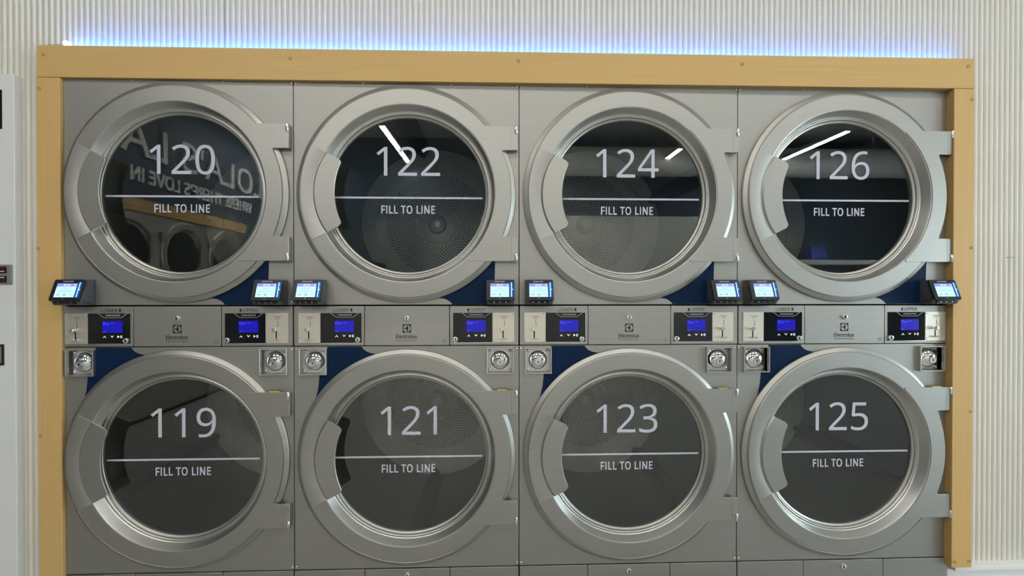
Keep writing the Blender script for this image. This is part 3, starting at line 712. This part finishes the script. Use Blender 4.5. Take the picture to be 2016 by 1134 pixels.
        for s in (1, -1):
            part('hleaf%d' % s, hinge_leaf(s), 'hinge_leaf', 'door_steel', dd)
            part('hpin%d' % s, hinge_pin(s), 'hinge_pin', 'bright_steel', dd)
        if num:
            part('num' + num, lambda: text_mesh('number_lettering', num, .1035, 0.0, .0712, .0229, .0005), 'number_lettering', 'vinyl_lettering', dd)
            part('fline', lambda: curve_mesh('fill_line', [rect(-.268, .268, -.0118, -.0052, .003)], .0229, .0234), 'fill_line', 'vinyl_lettering', dd)
            part('ftext', lambda: text_mesh('fill_lettering', 'FILL TO LINE', .0278, -.001, -.0650, .0229, .0005, 0.0008, width=.1915, track=60), 'fill_lettering', 'vinyl_lettering', dd)
        if num and q == 1:
            part('ytag', lambda: B().box(.322, .356, -.020, -.012, .2396, .2422, .0005).mesh('hinge_shim'), 'hinge_shim', 'yellow_plastic', dd)
    return th

DRYERS = [(0, ('120', '119'), 'leftmost stainless stacked dryer, beside the left post, doors numbered 120 over 119', (60, 87)),
          (1, ('122', '121'), 'second stainless stacked dryer from the left, doors 122 over 121, smudged service drawer', (100, 30)),
          (2, ('124', '123'), 'third stainless stacked dryer from the left, doors numbered 124 over 123', (20, 74)),
          (3, ('126', '125'), 'rightmost stainless stacked dryer with bluish sheen, doors numbered 126 over 125', (50, 95))]
for i, nums, lab, lifts in DRYERS:
    build_dryer((i * W, 0, 0), 0, nums, lab, 'stacked dryers in the wooden frame', lifts)

# ------------------------------------------------------------------ card readers
RT = Matrix.Translation((0, -.0676, .0196)) @ Matrix.Rotation(-math.atan2(.0266, .0722), 4, 'X')
def face(contours, yf, th, bev=0.0): return lambda: curve_mesh('face', contours, yf, yf + th, bev, 0.0, RT)
def build_reader(x, z, label):
    r = empty('card_reader', (x, 0, ZA + z), 0, label, 'card reader', 'card readers above the control strip')
    part('r_house', lambda: B().side_prism([(-.0008, .0910), (-.0335, .0910), (-.0590, .0195), (-.0560, .0140), (-.0500, .0040), (-.0008, .0020)], -.0475, .0475, .0025).mesh('housing', 30), 'housing', 'reader_grey', r)
    part('r_groove', lambda: B().tube([(.0478, -.052, .0235), (.0478, -.046, .016), (.0478, -.012, .0085)], .0008, 6).tube([(-.0478, -.052, .0235), (-.0478, -.046, .016), (-.0478, -.012, .0085)], .0008, 6).mesh('housing_groove'), 'housing_groove', 'reader_recess', r)
    bz = part('r_bezel', face([rect(-.0497, .0497, 0, .0769, .006)], 0.0, .0085, .0016), 'bezel', 'reader_black', r)
    sc = part('r_screen', face([rect(-.0350, .0300, .0126, .0620)], -.0004, .0006), 'screen', 'screen_glow', r)
    part('r_head', face([rect(-.0350, .0300, .0508, .0620)], -.0007, .0003), 'screen_header', 'screen_header', sc)
    part('r_price', lambda: text_mesh('price_lettering', '$0.25', .0062, -.0025, .0533, -.0010, .0002, 0.0002, mtx=RT, width=.022, extra=[rect(.0225, .0265, .0540, .0585)]), 'price_lettering', 'screen_light', sc)
    part('r_lines', face([rect(-.013, .008, .0442, .0452), rect(-.027, .023, .0376, .0387), rect(-.028, .022, .0312, .0323), rect(-.029, -.017, .0196, .0222), rect(-.007, .003, .0186, .0210), rect(-.006, .002, .0222, .0246), rect(.012, .024, .0204, .0214), rect(.013, .023, .0232, .0240)], -.0007, .0003), 'screen_text', 'screen_dark', sc)
    part('r_halo', face([rect(.0322, .0452, .0115, .0672, .002)], -.0003, .0005), 'halo_patch', 'bar_halo', r)  # halo around the light bar, drawn as a faintly glowing plate
    part('r_bar', face([rect(.0372, .0396, .0130, .0655, .001), circ(.0425, .0400, .0017, 10)], -.0006, .0004), 'light_bar', 'bar_glow', r)
    part('r_brand', lambda: text_mesh('brand_lettering', 'FASCARD', .0043, -.0028, .0672, -.0004, .0005, 0.0003, mtx=RT, width=.0350, slant=.2), 'brand_lettering', 'grey_print', bz)
    part('r_dot', face([circ(-.003, .0070, .0016, 10)], -.0004, .0005), 'indicator', 'grey_print', bz)
    part('r_slot', lambda: B().box(-.036, .034, -.0605, -.050, .0100, .0158).mesh('port_slot'), 'port_slot', 'reader_recess', r)
    part('r_teeth', lambda: B().box(-.0235, -.0210, -.0612, -.058, .0112, .0146).box(-.0030, -.0005, -.0612, -.058, .0112, .0146).box(.0180, .0205, -.0612, -.058, .0112, .0146).mesh('contacts'), 'contacts', 'bright_steel', r)
    part('r_lip', lambda: B().box(-.037, .035, -.0575, -.048, .0058, .0088, .0008).mesh('port_lip'), 'port_lip', 'reader_grey', r)
    return r
READERS = [(0, 'L', 'card reader at the far left, overlapping the left wooden post'),
           (0, 'R', 'second card reader from the left, on the navy corner below door 120'),
           (1, 'L', 'third card reader from the left, pale side, left below door 122'),
           (1, 'R', 'fourth card reader from the left, facing straight forward on navy'),
           (2, 'L', 'card reader facing straight forward on plain steel below door 124'),
           (2, 'R', 'third card reader from the right, on navy, turned showing its left side'),
           (3, 'L', 'second card reader from the right, dark side, left below door 126'),
           (3, 'R', 'card reader at the far right, overlapping the right wooden post')]
for i, s, lab in READERS:
    build_reader(i * W + (.0682 if s == 'L' else .7325), .0012, lab)

# ------------------------------------------------------------------ wooden surround
fr = empty('wooden_surround', (0, 0, ZA), -0.0050, 'light maple frame of a header beam and two posts around the dryers', 'frame')
FY = -0.0125
def fbox(name, x0, x1, z0, z1, mat):
    return child(name, B().box(x0, x1, FY, .0345, z0, z1, .0012), mat, fr)
hd = fbox('header', -.0665, 3.2640, .7915, .9015, 'maple')
pL = fbox('post', -.0680, .0110, -.9645, .7902, 'maple_upright')
pR = fbox('post', 3.1885, 3.2645, -.9645, .7902, 'maple_upright')
def plug(): return B().lathe([(.0062, .0), (.0062, -.0010), (.0052, -.0016), (.0045, -.0006), (0, -.0006)], 18).mesh('plug', 40)
for x, z in ((-.043, .868), (.797, .866), (1.597, .868), (2.402, .868), (3.240, .872)):
    part('plug', plug, 'screw_plug', 'maple_plug', hd, (x, FY, z))
for x, z in ((-.058, .752), (-.064, .20), (-.060, -.45)):
    part('plug', plug, 'screw_plug', 'maple_plug', pL, (x, FY, z))
for x, z in ((3.256, .752), (3.256, .21), (3.256, -.39), (3.200, -.943), (3.254, -.941)):
    part('plug', plug, 'screw_plug', 'maple_plug', pR, (x, FY, z))

# ------------------------------------------------------------------ LED strip behind the header and its loose wire
led = empty('led_strip', (0, 0, ZA + .9015), 0, 'blue glowing LED strip along the top of the wooden header', 'light strip')
child('led_tape', B().box(.030, 3.232, .0085, .0180, .0002, .0034), 'led_blue', led)
child('led_end', B().lathe([(.0001, -.016), (.006, -.015), (.0095, -.010), (.0095, .002), (.006, .006), (0, .007)], 20, .030, .0085), 'led_spot', led)
wire = empty('loose_wire', (0, 0, ZA + .9015), 0, 'thin grey wire ends lying on the left end of the header', 'wire')
child('wire_end', B().tube([(-.038, -.006, .0012), (-.030, -.004, .0060), (-.018, -.003, .0042), (-.006, -.002, .0080), (.010, -.004, .0062), (.022, -.008, .0020), (.036, -.010, .0012)], .0013, 6), 'wire_grey', wire)
child('wire_end', B().tube([(-.050, .002, .0012), (-.044, .002, .0052), (-.030, .001, .0036), (-.016, .002, .0030), (.004, .004, .0052), (.014, .004, .0040)], .0012, 6), 'wire_grey', wire)

# ------------------------------------------------------------------ white cabinet at the left edge
kc = empty('payment_cabinet', (-.44, 0, 0), 0, 'white wall cabinet with a grey two-slot unit, cut off by the left picture edge', 'cabinet')
child('body', B().box(-.30, .2857, .0, .036, .30, ZA + .8050, .0015), 'cabinet_white', kc)
child('viewing_window', B().box(-.05, .2460, -.0012, .0, ZA + .615, ZA + .750), 'display_dark', kc)
un_ = child('slot_unit', B().box(.140, .2785, -.0060, .0, ZA + .0765, ZA + .1445, .0020), 'acceptor_grey', kc)
for z0, zg in ((.0815, .1000), (.1140, .1210)):
    child('slot_window', B().box(.150, .2640, -.0068, -.0056, ZA + z0, ZA + z0 + .0240, .0005), 'display_dark', un_)
    child('slot_glow', B().box(.180, .2560, -.0072, -.0066, ZA + zg - .0011, ZA + zg + .0011), 'display_red', un_)
fr2 = child('slot_frame', curve_mesh('slot_frame', [rect(.140, .2480, ZA - .2050, ZA - .1320), rect(.152, .2425, ZA - .1980, ZA - .1390)], -.004, .0), 'display_dark', kc)
child('slot_plate', B().box(.152, .2425, -.0012, .0, ZA - .1980, ZA - .1390), 'acceptor_grey', kc)

nail = empty('bent_nail', (3.468, .0285, ZA + .178), 0, 'small bent nail sticking out of the fluted wall at the right', 'nail')
child('shank', B().tube([(-.012, .010, 0), (-.012, -.004, 0), (-.008, -.010, .0008), (.004, -.012, .0012)], .0009, 8), 'nail_steel', nail)
child('nail_head', B().lathe([(0, -.0062), (.0024, -.0058), (.0024, -.0046), (0, -.0042)], 12, -.012, 0), 'nail_steel', nail)

# ------------------------------------------------------------------ the rest of the room (seen mirrored in doors and steel)
for x, ya, yb, where in LAMPS:
    t = empty('ceiling_light', (x, (ya + yb) / 2, Z1), 0, 'linear hanging ceiling light ' + where, 'light', 'linear ceiling lights')
    h = abs(yb - ya) / 2
    child('lamp_housing', B().box(-.04, .04, -h, h, -.47, -.42, .003), 'lamp_body', t)
    child('diffuser', B().box(-.034, .034, -h + .01, h - .01, -.482, -.4705), 'lamp_glow', t)
    for s in (-1, 1):
        child('suspension_rod', B().tube([(0, s * h * .8, -.42), (0, s * h * .8, 0)], .005, 6), 'lamp_body', t)
for x, where in PANELS:
    t = empty('ceiling_panel', (x, -2.0, Z1), 0, 'wide flat ceiling light panel overhead, %s of its row' % where, 'light', 'flat ceiling light panels')
    child('panel_frame', B().box(-.32, .32, -.32, .32, -.045, 0, .003), 'lamp_body', t)
    child('diffuser', B().box(-.30, .30, -.30, .30, -.052, -.0455), 'panel_glow', t)
for n, y in enumerate((-2.45, -3.25, -4.05, -4.85)):
    build_dryer((X0 + .036, y, 0), PI / 2, (None, None), ('stainless stacked dryer on the side wall, %s from the picture wall, mirrored in door 120' % ('first', 'second', 'third', 'fourth')[n]), 'stacked dryers on the side wall', lite=True)
band = struct('trim_2', B().box(X0, X0 + .05, -4.9, -1.5, 2.105, 2.235, .002), 'maple', 'maple band above the side wall dryers, mirrored in door 120', 'trim')
sg = empty('wall_sign', (X0, 0, 0), PI / 2, 'white lettering on the navy side wall, mirrored in door 120', 'sign')
child('headline_lettering', text_mesh('headline', "LOLA'S LA", .325, -4.10, 2.69, -.02, .02, 0.006, width=2.62), 'sign_white', sg)
child('tagline_lettering', text_mesh('tagline', "WHERE THERE'S LOVE IN", .136, -4.01, 2.42, -.015, .015, 0.006, width=2.20), 'sign_white', sg)
du = empty('air_duct', (5.7, -5.85, 3.43), 0, 'round white air duct across the room, mirrored in door 126', 'duct')
def duct():
    b = B().lathe([(.22, -3.2), (.24, -3.19), (.24, -1.0), (.245, -.99), (.245, -.97), (.24, -.96), (.24, 1.2), (.245, 1.21), (.245, 1.23), (.24, 1.24), (.24, 3.19), (.22, 3.2)], 32)
    return b.mesh('duct_pipe', 40, Matrix.Rotation(PI / 2, 4, 'Z'))
child('duct_pipe', duct(), 'duct_white', du)
for x in (-2.2, 0, 2.2):
    child('strap', B().box(x - .015, x + .015, -.002, .002, .238, Z1 - 3.43), 'lamp_body', du)
sh = empty('folding_shelf', (7.3, Y0, 0), 0, 'white folding shelf on the navy wall, mirrored in door 126', 'shelf')
child('shelf_board', B().box(-.75, .75, .001, .42, 1.72, 1.80, .004), 'room_white', sh)
for x in (-.6, .6):
    child('shelf_bracket', B().box(x - .02, x + .02, .001, .36, 1.60, 1.72, .002), 'maple', sh)
bg = empty('detergent_box', (7.02, Y0 + .2, 1.80), 0, 'blue detergent box standing on the mirrored white shelf', 'box')
child('carton', B().box(-.14, .14, -.08, .08, 0, .22, .006), 'bag_blue', bg)
child('carton_lid', B().box(-.145, .145, -.085, .085, .22, .245, .004), 'bag_blue', bg)
